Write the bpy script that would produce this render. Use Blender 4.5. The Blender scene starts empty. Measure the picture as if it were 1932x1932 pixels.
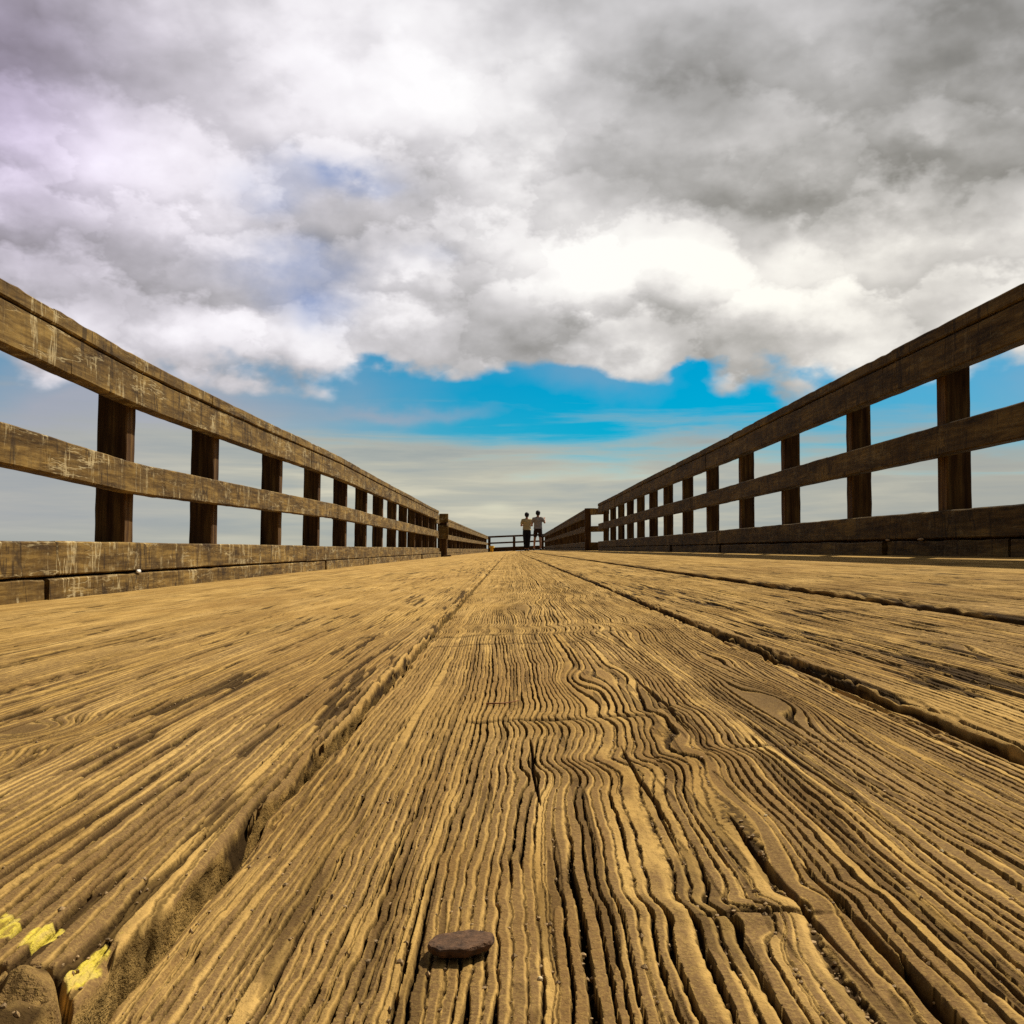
import bpy, bmesh, math, random
import numpy as np
from math import radians as R, sin, cos, tan, atan, pi
from mathutils import Vector, Matrix

# ------------------------------------------------------------------ scene, camera, light
sc = bpy.context.scene
col = sc.collection
sc.view_settings.view_transform = 'Standard'
sc.view_settings.look = 'None'
sc.view_settings.exposure = 0.35
sc.view_settings.gamma = 1.0
sc.cycles.max_bounces = 6
sc.cycles.diffuse_bounces = 3
sc.cycles.use_denoising = False

CAM_H = 0.110
cd = bpy.data.cameras.new('camera')
cam = bpy.data.objects.new('camera', cd)
col.objects.link(cam)
cd.sensor_width = 36; cd.sensor_fit = 'HORIZONTAL'
cd.lens = 36.0
cd.clip_start = 0.01; cd.clip_end = 60000
cam.location = (0, 0, CAM_H)
cam.rotation_euler = (R(90 + 2.08), 0, R(-0.09))
sc.camera = cam

SUN_AZ, SUN_EL = 42.0, 50.0          # degrees right of the view, degrees above the horizon
sd = bpy.data.lights.new('sun', 'SUN')
sd.energy = 5.0
sd.angle = R(1.2)
sd.color = (1.0, 0.93, 0.80)
sun = bpy.data.objects.new('sun', sd); col.objects.link(sun)
tosun = Vector((sin(R(SUN_AZ)) * cos(R(SUN_EL)), cos(R(SUN_AZ)) * cos(R(SUN_EL)), sin(R(SUN_EL))))
sun.rotation_euler = tosun.to_track_quat('Z', 'Y').to_euler()
sun.location = (20, 20, 30)


class V:
    """small wrapper so node maths reads like maths"""
    def __init__(s, nt, sock): s.nt, s.s = nt, sock
    def _m(s, op, *o, clamp=False):
        n = s.nt.nodes.new('ShaderNodeMath'); n.operation = op; n.use_clamp = clamp
        for i, a in enumerate((s,) + o):
            if isinstance(a, V): s.nt.links.new(a.s, n.inputs[i])
            else: n.inputs[i].default_value = a
        return V(s.nt, n.outputs[0])
    def __add__(s, o): return s._m('ADD', o)
    __radd__ = __add__
    def __sub__(s, o): return s._m('SUBTRACT', o)
    def __rsub__(s, o): return (s * -1.0) + o
    def __mul__(s, o): return s._m('MULTIPLY', o)
    __rmul__ = __mul__
    def __truediv__(s, o): return s._m('DIVIDE', o)
    def clamp(s): return s._m('ADD', 0.0, clamp=True)
    def abs(s): return s._m('ABSOLUTE')
    def max(s, o): return s._m('MAXIMUM', o)
    def min(s, o): return s._m('MINIMUM', o)
    def pow(s, o): return s._m('POWER', o)
    def exp(s): return s._m('EXPONENT')
    def sstep(s, a, b, to0=0.0, to1=1.0):
        n = s.nt.nodes.new('ShaderNodeMapRange'); n.interpolation_type = 'SMOOTHSTEP'
        s.nt.links.new(s.s, n.inputs[0])
        flip = a > b
        if flip: a, b, to0, to1 = b, a, to1, to0
        n.inputs[1].default_value = a; n.inputs[2].default_value = b
        n.inputs[3].default_value = to0; n.inputs[4].default_value = to1
        return V(s.nt, n.outputs[0])


def setin(nt, inp, v):
    if isinstance(v, V): nt.links.new(v.s, inp)
    elif hasattr(v, 'is_output'): nt.links.new(v, inp)
    else: inp.default_value = v

def mapping(nt, vec, scale, loc=(0, 0, 0), rot=(0, 0, 0)):
    n = nt.nodes.new('ShaderNodeMapping'); setin(nt, n.inputs['Vector'], vec)
    n.inputs['Scale'].default_value = scale; n.inputs['Location'].default_value = loc
    n.inputs['Rotation'].default_value = rot
    return n.outputs[0]

def noise(nt, vec, scale, detail=4, rough=.5, dist=0.0, out=0):
    n = nt.nodes.new('ShaderNodeTexNoise'); setin(nt, n.inputs['Vector'], vec)
    n.inputs['Scale'].default_value = scale; n.inputs['Detail'].default_value = detail
    n.inputs['Roughness'].default_value = rough; n.inputs['Distortion'].default_value = dist
    return V(nt, n.outputs[0]) if out == 0 else n.outputs[1]

def mix(nt, f, a, b, blend='MIX'):
    n = nt.nodes.new('ShaderNodeMix'); n.data_type = 'RGBA'; n.blend_type = blend
    setin(nt, n.inputs[0], f)
    for k, v in ((6, a), (7, b)):
        if isinstance(v, tuple): n.inputs[k].default_value = v if len(v) == 4 else v + (1,)
        else: setin(nt, n.inputs[k], v)
    return n.outputs[2]

def ramp(nt, f, stops, interp='LINEAR'):
    n = nt.nodes.new('ShaderNodeValToRGB'); setin(nt, n.inputs[0], f)
    n.color_ramp.interpolation = interp
    e = n.color_ramp.elements
    while len(e) < len(stops): e.new(.5)
    for i, (p, c) in enumerate(stops):
        e[i].position = p; e[i].color = tuple(c) + (1,)
    return n.outputs[0]


# ------------------------------------------------------------------ world: clouds over a Nishita sky
def az_el(x, y):
    u, v = (x - 963) / 1932, (1036 - y) / 1932
    a = atan(u)
    return a, atan(v * cos(a))

def build_world():
    w = bpy.data.worlds.new('World'); sc.world = w; w.use_nodes = True
    nt = w.node_tree; nt.nodes.clear()
    out = nt.nodes.new('ShaderNodeOutputWorld'); bg = nt.nodes.new('ShaderNodeBackground')
    nt.links.new(bg.outputs[0], out.inputs[0]); bg.inputs[1].default_value = 0.785
    w.cycles.sampling_method = 'MANUAL'; w.cycles.sample_map_resolution = 256
    tc = nt.nodes.new('ShaderNodeTexCoord'); d = tc.outputs['Generated']
    sep = nt.nodes.new('ShaderNodeSeparateXYZ'); nt.links.new(d, sep.inputs[0])
    dx, dy, dz = (V(nt, sep.outputs[i]) for i in range(3))
    sky = nt.nodes.new('ShaderNodeTexSky'); sky.sky_type = 'NISHITA'; sky.sun_disc = False
    sky.sun_elevation = R(SUN_EL); sky.sun_rotation = R(SUN_AZ)
    sky.air_density = 1.0; sky.dust_density = 0.6; sky.ozone_density = 2.0

    # domain warp
    wa = noise(nt, mapping(nt, d, (1, 1, 1.7)), 4.5, 4, .6, out=1)
    sw = nt.nodes.new('ShaderNodeSeparateColor'); nt.links.new(wa, sw.inputs[0])
    wb = noise(nt, mapping(nt, d, (1, 1, 1.5), (3.1, 1.7, 0)), 22, 4, .6, out=1)
    sw2 = nt.nodes.new('ShaderNodeSeparateColor'); nt.links.new(wb, sw2.inputs[0])
    az = dx._m('ARCTAN2', dy)
    el = dz._m('ARCSINE')
    qa = az + (V(nt, sw.outputs[0]) - .5) * .16 + (V(nt, sw2.outputs[0]) - .5) * .035
    qe = el + (V(nt, sw.outputs[1]) - .5) * .09 + (V(nt, sw2.outputs[1]) - .5) * .026

    def blob(x, y, sx, sy, amp, A=qa, E=qe):
        ca, ce = az_el(x, y)
        a = (A - ca) / (sx / 1932); e = (E - ce) / (sy / 1932)
        return ((a * a + e * e) * -1.0).exp() * amp

    # cloud texture: relief shading from two offset looks at the same noise
    dz2 = mapping(nt, d, (1, 1, 1.6))
    f1 = noise(nt, dz2, 4.2, 5, .46, .1)
    f2 = noise(nt, mapping(nt, d, (1, 1, 1.6), (0.012, 0.0, 0.040)), 4.2, 5, .46, .1)
    g1 = noise(nt, dz2, 11, 4, .48, .1)
    g2 = noise(nt, mapping(nt, d, (1, 1, 1.6), (0.004, 0.0, 0.016)), 11, 4, .48, .1)
    relief = (f1 - f2) * .75 + (g1 - g2) * .35
    # cauliflower lumps on the side-lit cumulus lower down
    def lumps(off):
        vv = nt.nodes.new('ShaderNodeVectorMath'); vv.operation = 'ADD'
        k = nt.nodes.new('ShaderNodeVectorMath'); k.operation = 'SCALE'; k.inputs['Scale'].default_value = .11
        nt.links.new(wb, k.inputs[0]); nt.links.new(mapping(nt, d, (1, 1, 1.5), off), vv.inputs[0]); nt.links.new(k.outputs[0], vv.inputs[1])
        vo = nt.nodes.new('ShaderNodeTexVoronoi'); vo.feature = 'F1'; vo.inputs['Scale'].default_value = 9.5
        vo.inputs['Detail'].default_value = 0.0
        nt.links.new(vv.outputs[0], vo.inputs['Vector'])
        return V(nt, vo.outputs['Distance'])
    l1, l2 = lumps((0, 0, 0)), lumps((.006, 0, .020))
    lz = el.sstep(.50, .26) * .75 + .25
    relief = relief + ((l2 - l1) * .62 + (.42 - l1) * .22) * lz

    B = (f1 - .5) * .80 + (g1 - .5) * .15 + .585 + relief
    for b in BLOBS: B = B + blob(*b)
    cloud = ramp(nt, B.clamp(), [(0.0, (.14, .138, .135)), (.22, (.26, .256, .25)), (.42, (.44, .435, .44)),
                                 (.62, (.64, .63, .645)), (.80, (.88, .87, .88)), (.95, (1.0, 1.0, 1.0))])
    # lilac cast high on the left, warm-green cast low on the right
    lil = (blob(60, 250, 620, 520, 1.0, az, el)).clamp()
    cloud = mix(nt, lil, cloud, mix(nt, 1.0, cloud, (.99, .95, 1.02), 'MULTIPLY'))
    cloud = mix(nt, blob(-60, 120, 220, 260, .9, az, el), cloud, mix(nt, 1.0, cloud, (.92, .84, 1.04), 'MULTIPLY'))
    wm = (blob(1700, 560, 700, 420, .9, az, el)).clamp()
    cloud = mix(nt, wm, cloud, mix(nt, 1.0, cloud, (1.03, 1.0, .90), 'MULTIPLY'))

    # clear sky
    clear = mix(nt, 1.0, sky.outputs[0], (0.0, .060, .080), 'MULTIPLY')
    pale = blob(250, 790, 330, 170, 1.15) + blob(1130, 700, 120, 45, .35) + blob(2050, 780, 260, 120, .45) + blob(770, 780, 150, 18, .5) + blob(1350, 800, 200, 16, .25) \
        + (f1 - .50) * .9
    clear = mix(nt, pale.clamp(), clear, (.34, .375, .47))

    # deck of thin streaks above the horizon
    st = noise(nt, mapping(nt, d, (1, 1, 16)), 3.0, 7, .55, .4)
    st2 = noise(nt, mapping(nt, d, (1, 1, 9), (5, 2, 1)), 7.0, 6, .6, .5)
    strat = ramp(nt, (st * .65 + st2 * .35), [(.28, (.30, .35, .36)), (.42, (.40, .43, .40)), (.52, (.50, .50, .42)),
                                            (.62, (.66, .63, .49)), (.75, (.76, .72, .56))])
    right = az.sstep(.12, .45)
    strat = mix(nt, right * .55, strat, (.33, .345, .33))
    left = az.sstep(-.15, -.5)
    strat = mix(nt, left * .65, strat, (.36, .375, .41))
    low = el.sstep(.035, .0)
    strat = mix(nt, low * .5, strat, (.36, .385, .35))
    # small bright puffs near the horizon
    puff = blob(935, 957, 30, 9, 1, az, el) + blob(1000, 945, 20, 5, .3, az, el) + blob(1890, 966, 12, 7, .8, az, el) \
        + blob(1770, 970, 22, 9, .6, az, el)
    strat = mix(nt, (puff * (g1 * 1.6)).clamp() * .8, strat, (.68, .67, .52))
    sm = (el + (st - .5) * .14 + (st2 - .5) * .07 + (g1 - .5) * .03).sstep(.138, .070)
    sm = (sm + blob(250, 900, 420, 130, .6, az, el)).clamp()
    base = mix(nt, sm, clear, strat)

    # where the cumulus deck ends
    edge = qe - .172 + (f1 - .5) * .10 + (g1 - .5) * .055
    for x, y, sx, sy, a in EDGES: edge = edge + blob(x, y, sx, sy, a, *((az, el) if a > 0 else (qa, qe)))
    cm = edge.sstep(-.004, .013)
    hole = blob(680, 325, 62, 28, .90) + blob(620, 305, 90, 34, .22) + blob(540, 500, 120, 40, .45) + blob(560, 575, 75, 30, .38) \
        + blob(800, 490, 60, 22, .30) + blob(490, 350, 70, 35, .3)
    hole = (hole * (1.0 + (.5 - g1) * 3.0 + (l1 - .4) * 1.2)).max(0.0).min(.95)
    cloud = mix(nt, hole, cloud, (.17, .28, .56))
    final = mix(nt, cm, base, cloud)

    # the unseen sky behind the camera and overhead is darkened to cut fill light
    back = (dy * .85 + dx * .50).sstep(.36, -.25) * (el.sstep(-.1, .0))
    final = mix(nt, back * .82, final, (.050, .050, .055))
    over = dz.sstep(.50, .80)
    final = mix(nt, over * .55, final, (.12, .12, .125))
    below = dz.sstep(.0, -.02)
    final = mix(nt, below, final, (.20, .21, .20))
    nt.links.new(final, bg.inputs[0])

BLOBS = [  # x, y, size x, size y, amount (how light the cloud is there)
    (1330, 190, 330, 110, -.25), (1760, 320, 340, 95, -.30), (1880, 20, 220, 90, -.30), (1250, 60, 160, 60, .02),
    (1560, 60, 200, 80, .12), (700, 110, 260, 160, .24), (420, 250, 260, 70, .10), (80, 120, 260, 120, -.08), (0, 60, 130, 120, -.16),
    (1240, 500, 330, 70, .42), (1700, 480, 330, 65, .30), (1100, 400, 160, 40, .16), (820, 560, 220, 60, .10),
    (420, 620, 200, 45, .22), (640, 250, 110, 60, .06), (150, 330, 200, 90, .10), (250, 470, 260, 90, .03), (60, 560, 200, 130, .0), (620, 400, 260, 80, .04),
    (1060, 620, 200, 38, -.24), (1500, 640, 260, 45, -.16), (1480, 700, 220, 30, -.06), (1190, 685, 70, 30, .25),
    (250, 50, 230, 90, .16), (900, 60, 200, 120, .06), (1000, 230, 130, 120, .08), (450, 730, 230, 38, -.12), (120, 670, 200, 60, .02), (950, 260, 120, 130, .05), (640, 660, 90, 30, .15),
    (1830, 620, 200, 60, .10), (350, 570, 110, 25, -.10),
]
EDGES = [(440, 740, 190, 45, .020), (100, 720, 220, 50, .014), (700, 700, 60, 40, -.010), (520, 745, 60, 30, .004), (1200, 705, 60, 40, .020), (1380, 740, 50, 50, .014), (760, 690, 120, 40, -.006),
         (1300, 690, 40, 20, -.022), (300, 800, 300, 60, .006), (1600, 770, 250, 40, .010), (1120, 720, 90, 30, -.014)]
build_world()

# ------------------------------------------------------------------ helpers for naming and linking
def link(name, me, mat=None, parent=None):
    o = bpy.data.objects.new(name, me); col.objects.link(o)
    if mat is not None and me is not None and not me.materials: me.materials.append(mat)
    if parent is not None: o.parent = parent
    return o

def tag(o, label=None, cat=None, group=None, kind=None):
    if label: o['label'] = label
    if cat: o['category'] = cat
    if group: o['group'] = group
    if kind: o['kind'] = kind
    return o

def thing(name, label, cat, loc=(0, 0, 0), group=None, rot=(0, 0, 0)):
    o = bpy.data.objects.new(name, None); col.objects.link(o)
    o.location = loc; o.rotation_euler = rot; o.empty_display_size = .1
    return tag(o, label, cat, group)

def grid_mesh(name, P, smooth=True, attrs=None):
    """P: rows x cols x 3"""
    nr, nc = P.shape[:2]
    me = bpy.data.meshes.new(name)
    me.vertices.add(nr * nc)
    me.vertices.foreach_set('co', P.reshape(-1).astype(np.float32))
    i = np.arange(nr * nc).reshape(nr, nc)
    q = np.stack([i[:-1, :-1], i[:-1, 1:], i[1:, 1:], i[1:, :-1]], -1).reshape(-1)
    nf = (nr - 1) * (nc - 1)
    me.loops.add(nf * 4); me.loops.foreach_set('vertex_index', q.astype(np.int32))
    me.polygons.add(nf)
    me.polygons.foreach_set('loop_start', np.arange(0, nf * 4, 4, dtype=np.int32))
    me.polygons.foreach_set('use_smooth', np.full(nf, smooth))
    for k, a in (attrs or {}).items():
        at = me.attributes.new(k, 'FLOAT', 'POINT')
        at.data.foreach_set('value', a.reshape(-1).astype(np.float32))
    me.update(calc_edges=True); me.validate()
    return me

def bm_mesh(name, bm, smooth=False):
    me = bpy.data.meshes.new(name); bm.to_mesh(me); bm.free()
    if smooth:
        me.polygons.foreach_set('use_smooth', np.full(len(me.polygons), True))
    return me

_T = {}
def vn(x, y, seed=0):
    """value noise in -1..1"""
    if seed not in _T: _T[seed] = np.random.RandomState(seed * 7 + 11).uniform(-1, 1, (256, 256)).astype(np.float32)
    T = _T[seed]
    x = np.asarray(x, dtype=np.float64) + 37.3 * seed; y = np.asarray(y, dtype=np.float64) + 11.9 * seed
    xi = np.floor(x).astype(np.int64); yi = np.floor(y).astype(np.int64)
    fx = x - xi; fy = y - yi
    fx = fx * fx * (3 - 2 * fx); fy = fy * fy * (3 - 2 * fy)
    x0, x1, y0, y1 = xi & 255, (xi + 1) & 255, yi & 255, (yi + 1) & 255
    return (T[x0, y0] * (1 - fx) + T[x1, y0] * fx) * (1 - fy) + (T[x0, y1] * (1 - fx) + T[x1, y1] * fx) * fy

def fbm(x, y, seed=0, o=4, g=.5):
    r = 0; a = 1; s = 0
    for k in range(o):
        r = r + a * vn(x * 2 ** k, y * 2 ** k, seed + k); s += a; a *= g
    return r / s

def ss(x, a, b):
    t = np.clip((x - a) / (b - a), 0, 1); return t * t * (3 - 2 * t)

def hsh(i, s=0):
    v = np.sin(i * 127.1 + s * 311.7) * 43758.5453
    return v - np.floor(v)

# ------------------------------------------------------------------ materials
def principled(name, rough=.8, spec=.25):
    m = bpy.data.materials.new(name); m.use_nodes = True
    nt = m.node_tree; p = nt.nodes['Principled BSDF']
    p.inputs['Roughness'].default_value = rough
    p.inputs['Specular IOR Level'].default_value = spec
    return m, nt, p

def bump(nt, p, h, strength, dist):
    b = nt.nodes.new('ShaderNodeBump'); b.inputs['Strength'].default_value = strength
    b.inputs['Distance'].default_value = dist
    setin(nt, b.inputs['Height'], h); nt.links.new(b.outputs[0], p.inputs['Normal'])

def attr(nt, name):
    a = nt.nodes.new('ShaderNodeAttribute'); a.attribute_name = name
    return V(nt, a.outputs['Fac'])

def deck_material():
    m, nt, p = principled('weathered_deck_wood', .92, .04)
    tc = nt.nodes.new('ShaderNodeTexCoord'); o = tc.outputs['Object']
    tone = attr(nt, 'tone'); dirt_shade = attr(nt, 'dirt_shade'); yel = attr(nt, 'paint')
    n1 = noise(nt, mapping(nt, o, (14, 3, 14)), 1.0, 6, .6)
    n2 = noise(nt, mapping(nt, o, (420, 90, 420)), 1.0, 4, .6)
    n3 = noise(nt, mapping(nt, o, (900, 900, 900)), 1.0, 3, .6)
    gold = ramp(nt, n1, [(.3, (.34, .198, .053)), (.5, (.48, .295, .088)), (.7, (.60, .385, .130))])
    mauve = ramp(nt, n1, [(.3, (.120, .068, .025)), (.7, (.205, .122, .049))])
    c = mix(nt, (tone + (n2 - .5) * .9).clamp(), gold, mauve)
    c = mix(nt, (n3 - .42).sstep(0, .25) * .25, c, (.50, .33, .09))
    blot = noise(nt, mapping(nt, o, (22, 5, 20), (3, 3, 0)), 1.0, 7, .68)
    c = mix(nt, blot.sstep(.50, .66) * .38, c, (.18, .092, .022))
    big = noise(nt, mapping(nt, o, (2.2, .7, 2.2), (1, 5, 0)), 1.0, 5, .6)
    c = mix(nt, big.sstep(.48, .70) * .45, c, (.23, .125, .036))
    c = mix(nt, dirt_shade.pow(.6) * .96, c, (.020, .010, .003))  # near-black for dirt and for painted shade in cracks and gaps
    c = mix(nt, (yel * (n2.sstep(.36, .52) * .8 + .2)).clamp(), c, mix(nt, n2.sstep(.3, .7), (.62, .50, .03), (.46, .34, .09)))
    nt.links.new(c, p.inputs['Base Color'])
    cr1 = noise(nt, mapping(nt, o, (260, 200, 260)), 1.0, 5, .7)
    h = n2 * .6 + n3 * .5 + blot * .8 + attr(nt, 'side') * (cr1 + n3) * 1.6 + cr1.sstep(.45, .62) * .35
    bump(nt, p, h, .8, .0007)
    return m

def rail_material(name, k=1.0, pale=1.0, seed=0.0):
    m, nt, p = principled(name, .85, .12)
    tc = nt.nodes.new('ShaderNodeTexCoord'); o = tc.outputs['Object']
    n1 = noise(nt, mapping(nt, o, (4, 1.2, 6), (seed, 0, 0)), 1.6, 7, .62)
    n2 = noise(nt, mapping(nt, o, (10, 5, 70), (seed, 1, 0)), 1.0, 6, .6)
    n3 = noise(nt, mapping(nt, o, (60, 30, 60)), 1.0, 5, .65)
    drip = noise(nt, mapping(nt, o, (9, 11, 1.3), (seed, 4, 2)), 1.0, 6, .65)
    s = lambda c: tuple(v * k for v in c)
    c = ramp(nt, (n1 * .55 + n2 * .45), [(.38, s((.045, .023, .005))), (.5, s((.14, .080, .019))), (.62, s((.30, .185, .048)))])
    c = mix(nt, (drip.sstep(.46, .66)) * .6, c, s((.065, .038, .014)))
    c = mix(nt, n3.sstep(.50, .75) * .35, c, s((.32, .235, .10)))
    # pale thin checks down and along the timber
    va = noise(nt, mapping(nt, o, (2, 5.2, .9), (seed, 0, 3)), 1.0, 5, .62)
    vb = noise(nt, mapping(nt, o, (2, .9, 8.5), (3, seed, 0)), 1.0, 5, .62)
    line = ((va - .5).abs().sstep(.016, .002) + (vb - .52).abs().sstep(.014, .002) * .8).min(1.0)
    mask = noise(nt, mapping(nt, o, (2, 1.7, 5), (7, seed, 0)), 2.0, 5, .7).sstep(.44, .58)
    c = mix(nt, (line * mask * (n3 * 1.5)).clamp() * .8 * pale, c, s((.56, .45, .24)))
    dl = (noise(nt, mapping(nt, o, (2, 3.1, .7), (seed, 9, 3)), 1.0, 4, .6) - .5).abs().sstep(.014, .002)
    c = mix(nt, dl * mask.sstep(.9, .2) * .75, c, s((.035, .020, .008)))
    spot = noise(nt, mapping(nt, o, (6, 6.5, 5), (1, seed, 8)), 1.6, 4, .6).sstep(.66, .76)
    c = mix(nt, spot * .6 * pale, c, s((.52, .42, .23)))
    nt.links.new(c, p.inputs['Base Color'])
    bump(nt, p, n2 * .7 + n3 * .4 - line * .5, .6, .004)
    return m

def post_material():
    m, nt, p = principled('dark_post_wood', .85, .1)
    tc = nt.nodes.new('ShaderNodeTexCoord'); o = tc.outputs['Object']
    n1 = noise(nt, mapping(nt, o, (38, 38, 2.2)), 1.0, 7, .62)
    n2 = noise(nt, mapping(nt, o, (6, 6, 3)), 1.0, 4, .6)
    c = ramp(nt, n1 * .7 + n2 * .3, [(.35, (.020, .008, .003)), (.5, (.075, .036, .011)), (.66, (.20, .110, .032))])
    nt.links.new(c, p.inputs['Base Color'])
    bump(nt, p, n1, .7, .006)
    return m

def plain(name, c, rough=.8, var=.25, scale=30, metal=0.0, bumpd=0.0):
    m, nt, p = principled(name, rough, .3)
    tc = nt.nodes.new('ShaderNodeTexCoord')
    n = noise(nt, tc.outputs['Object'], scale, 5, .6)
    nt.links.new(ramp(nt, n, [(.3, tuple(v * (1 - var) for v in c)), (.7, tuple(min(1, v * (1 + var)) for v in c))]), p.inputs['Base Color'])
    p.inputs['Metallic'].default_value = metal
    if bumpd: bump(nt, p, n, .8, bumpd)
    return m

M_DECK = deck_material()
M_RAIL = rail_material('weathered_rail_wood', 1.0, 1.0, 0.0)
M_RAIL_R = rail_material('shaded_rail_wood', .60, .35, 5.0)  # same rail wood, darkened: shade of the right side put into the colour
M_POST = post_material()
M_DIRT = plain('packed_dirt', (.10, .062, .024), .95, .5, 160, 0, .004)
M_RUST = plain('rusty_iron', (.080, .040, .018), .97, .6, 420, .0, .0012)
M_RUSTD = plain('dark_rust', (.05, .018, .008), .9, .7, 400, .1, .0006)
M_PEB = plain('pale_stone', (.80, .76, .68), .7, .12, 90)
M_SAND = plain('brown_sand', (.26, .17, .08), .9, .3, 120)
M_GRAIN = plain('pale_sand', (.55, .43, .24), .8, .2, 300)
M_GRIT = plain('grit', (.30, .19, .08), .8, .6, 300)
M_TWIG = plain('twig_bark', (.30, .13, .05), .8, .3, 200)
M_YEL = plain('yellow_paint', (.85, .50, .02), .5, .08, 20)

# ------------------------------------------------------------------ water and hills
def water_material():
    m, nt, p = principled('estuary_water', .16, .5)
    tc = nt.nodes.new('ShaderNodeTexCoord')
    p.inputs['Base Color'].default_value = (.07, .085, .095, 1)
    n = noise(nt, mapping(nt, tc.outputs['Object'], (.6, 1.4, 1)), 1.0, 6, .6)
    bump(nt, p, n, .5, .25)
    return m
bm = bmesh.new()
S = 30000
for x, y in ((-S, -S), (S, -S), (S, S), (-S, S)): bm.verts.new((x, y, -4.0))
bm.faces.new(bm.verts)
tag(link('water', bm_mesh('water', bm), water_material()), kind='structure')

def hills():
    xs = np.linspace(-9000, 9000, 260); D = 9000
    rows = []
    prof = 34 * np.exp(-((xs + 3030) / 230) ** 2) + 24 * np.exp(-((xs + 2500) / 420) ** 2) + 16 * np.exp(-((xs + 4000) / 900) ** 2) \
        + 12 * (1 + vn(xs / 700, xs * 0, 4)) + 4 * vn(xs / 120, xs * 0, 5)
    prof = np.clip(prof, 2, None)
    for t, f in ((0, -.2), (150, .35), (500, .8), (900, 1.0), (1500, .6), (2200, -.3)):
        rows.append(np.stack([xs, np.full_like(xs, D + t) + 60 * vn(xs / 300, xs * 0 + t, 8), -4 + prof * f + (3 * vn(xs / 90, xs * 0 + t, 9) if 0 < f < 1 else 0)], -1))
    return grid_mesh('hills', np.array(rows))
tag(link('hills', hills(), plain('far_hill', (.13, .17, .19), .95, .2, .004)), kind='structure')

# ------------------------------------------------------------------ deck: planks with eroded grain, built as relief
SLOPE = .043
X_OUT_L, X_OUT_R = -1.72, 1.98
Y_END = 63.6

near = 1 / np.linspace(1 / .17, 1 / 63.5, 1250)
ROWS_FULL = np.concatenate([[-1.5, -.9, -.45, -.15, 0, .06, .11, .14, .155], near])
def rows_for(n):
    return np.concatenate([[-1.5, -.9, -.45, -.15, 0, .06, .11, .14, .155], 1 / np.linspace(1 / .17, 1 / 63.5, n)])

def bend(Y):
    return np.clip(Y - 22.0, 0, None) * .0078

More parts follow.
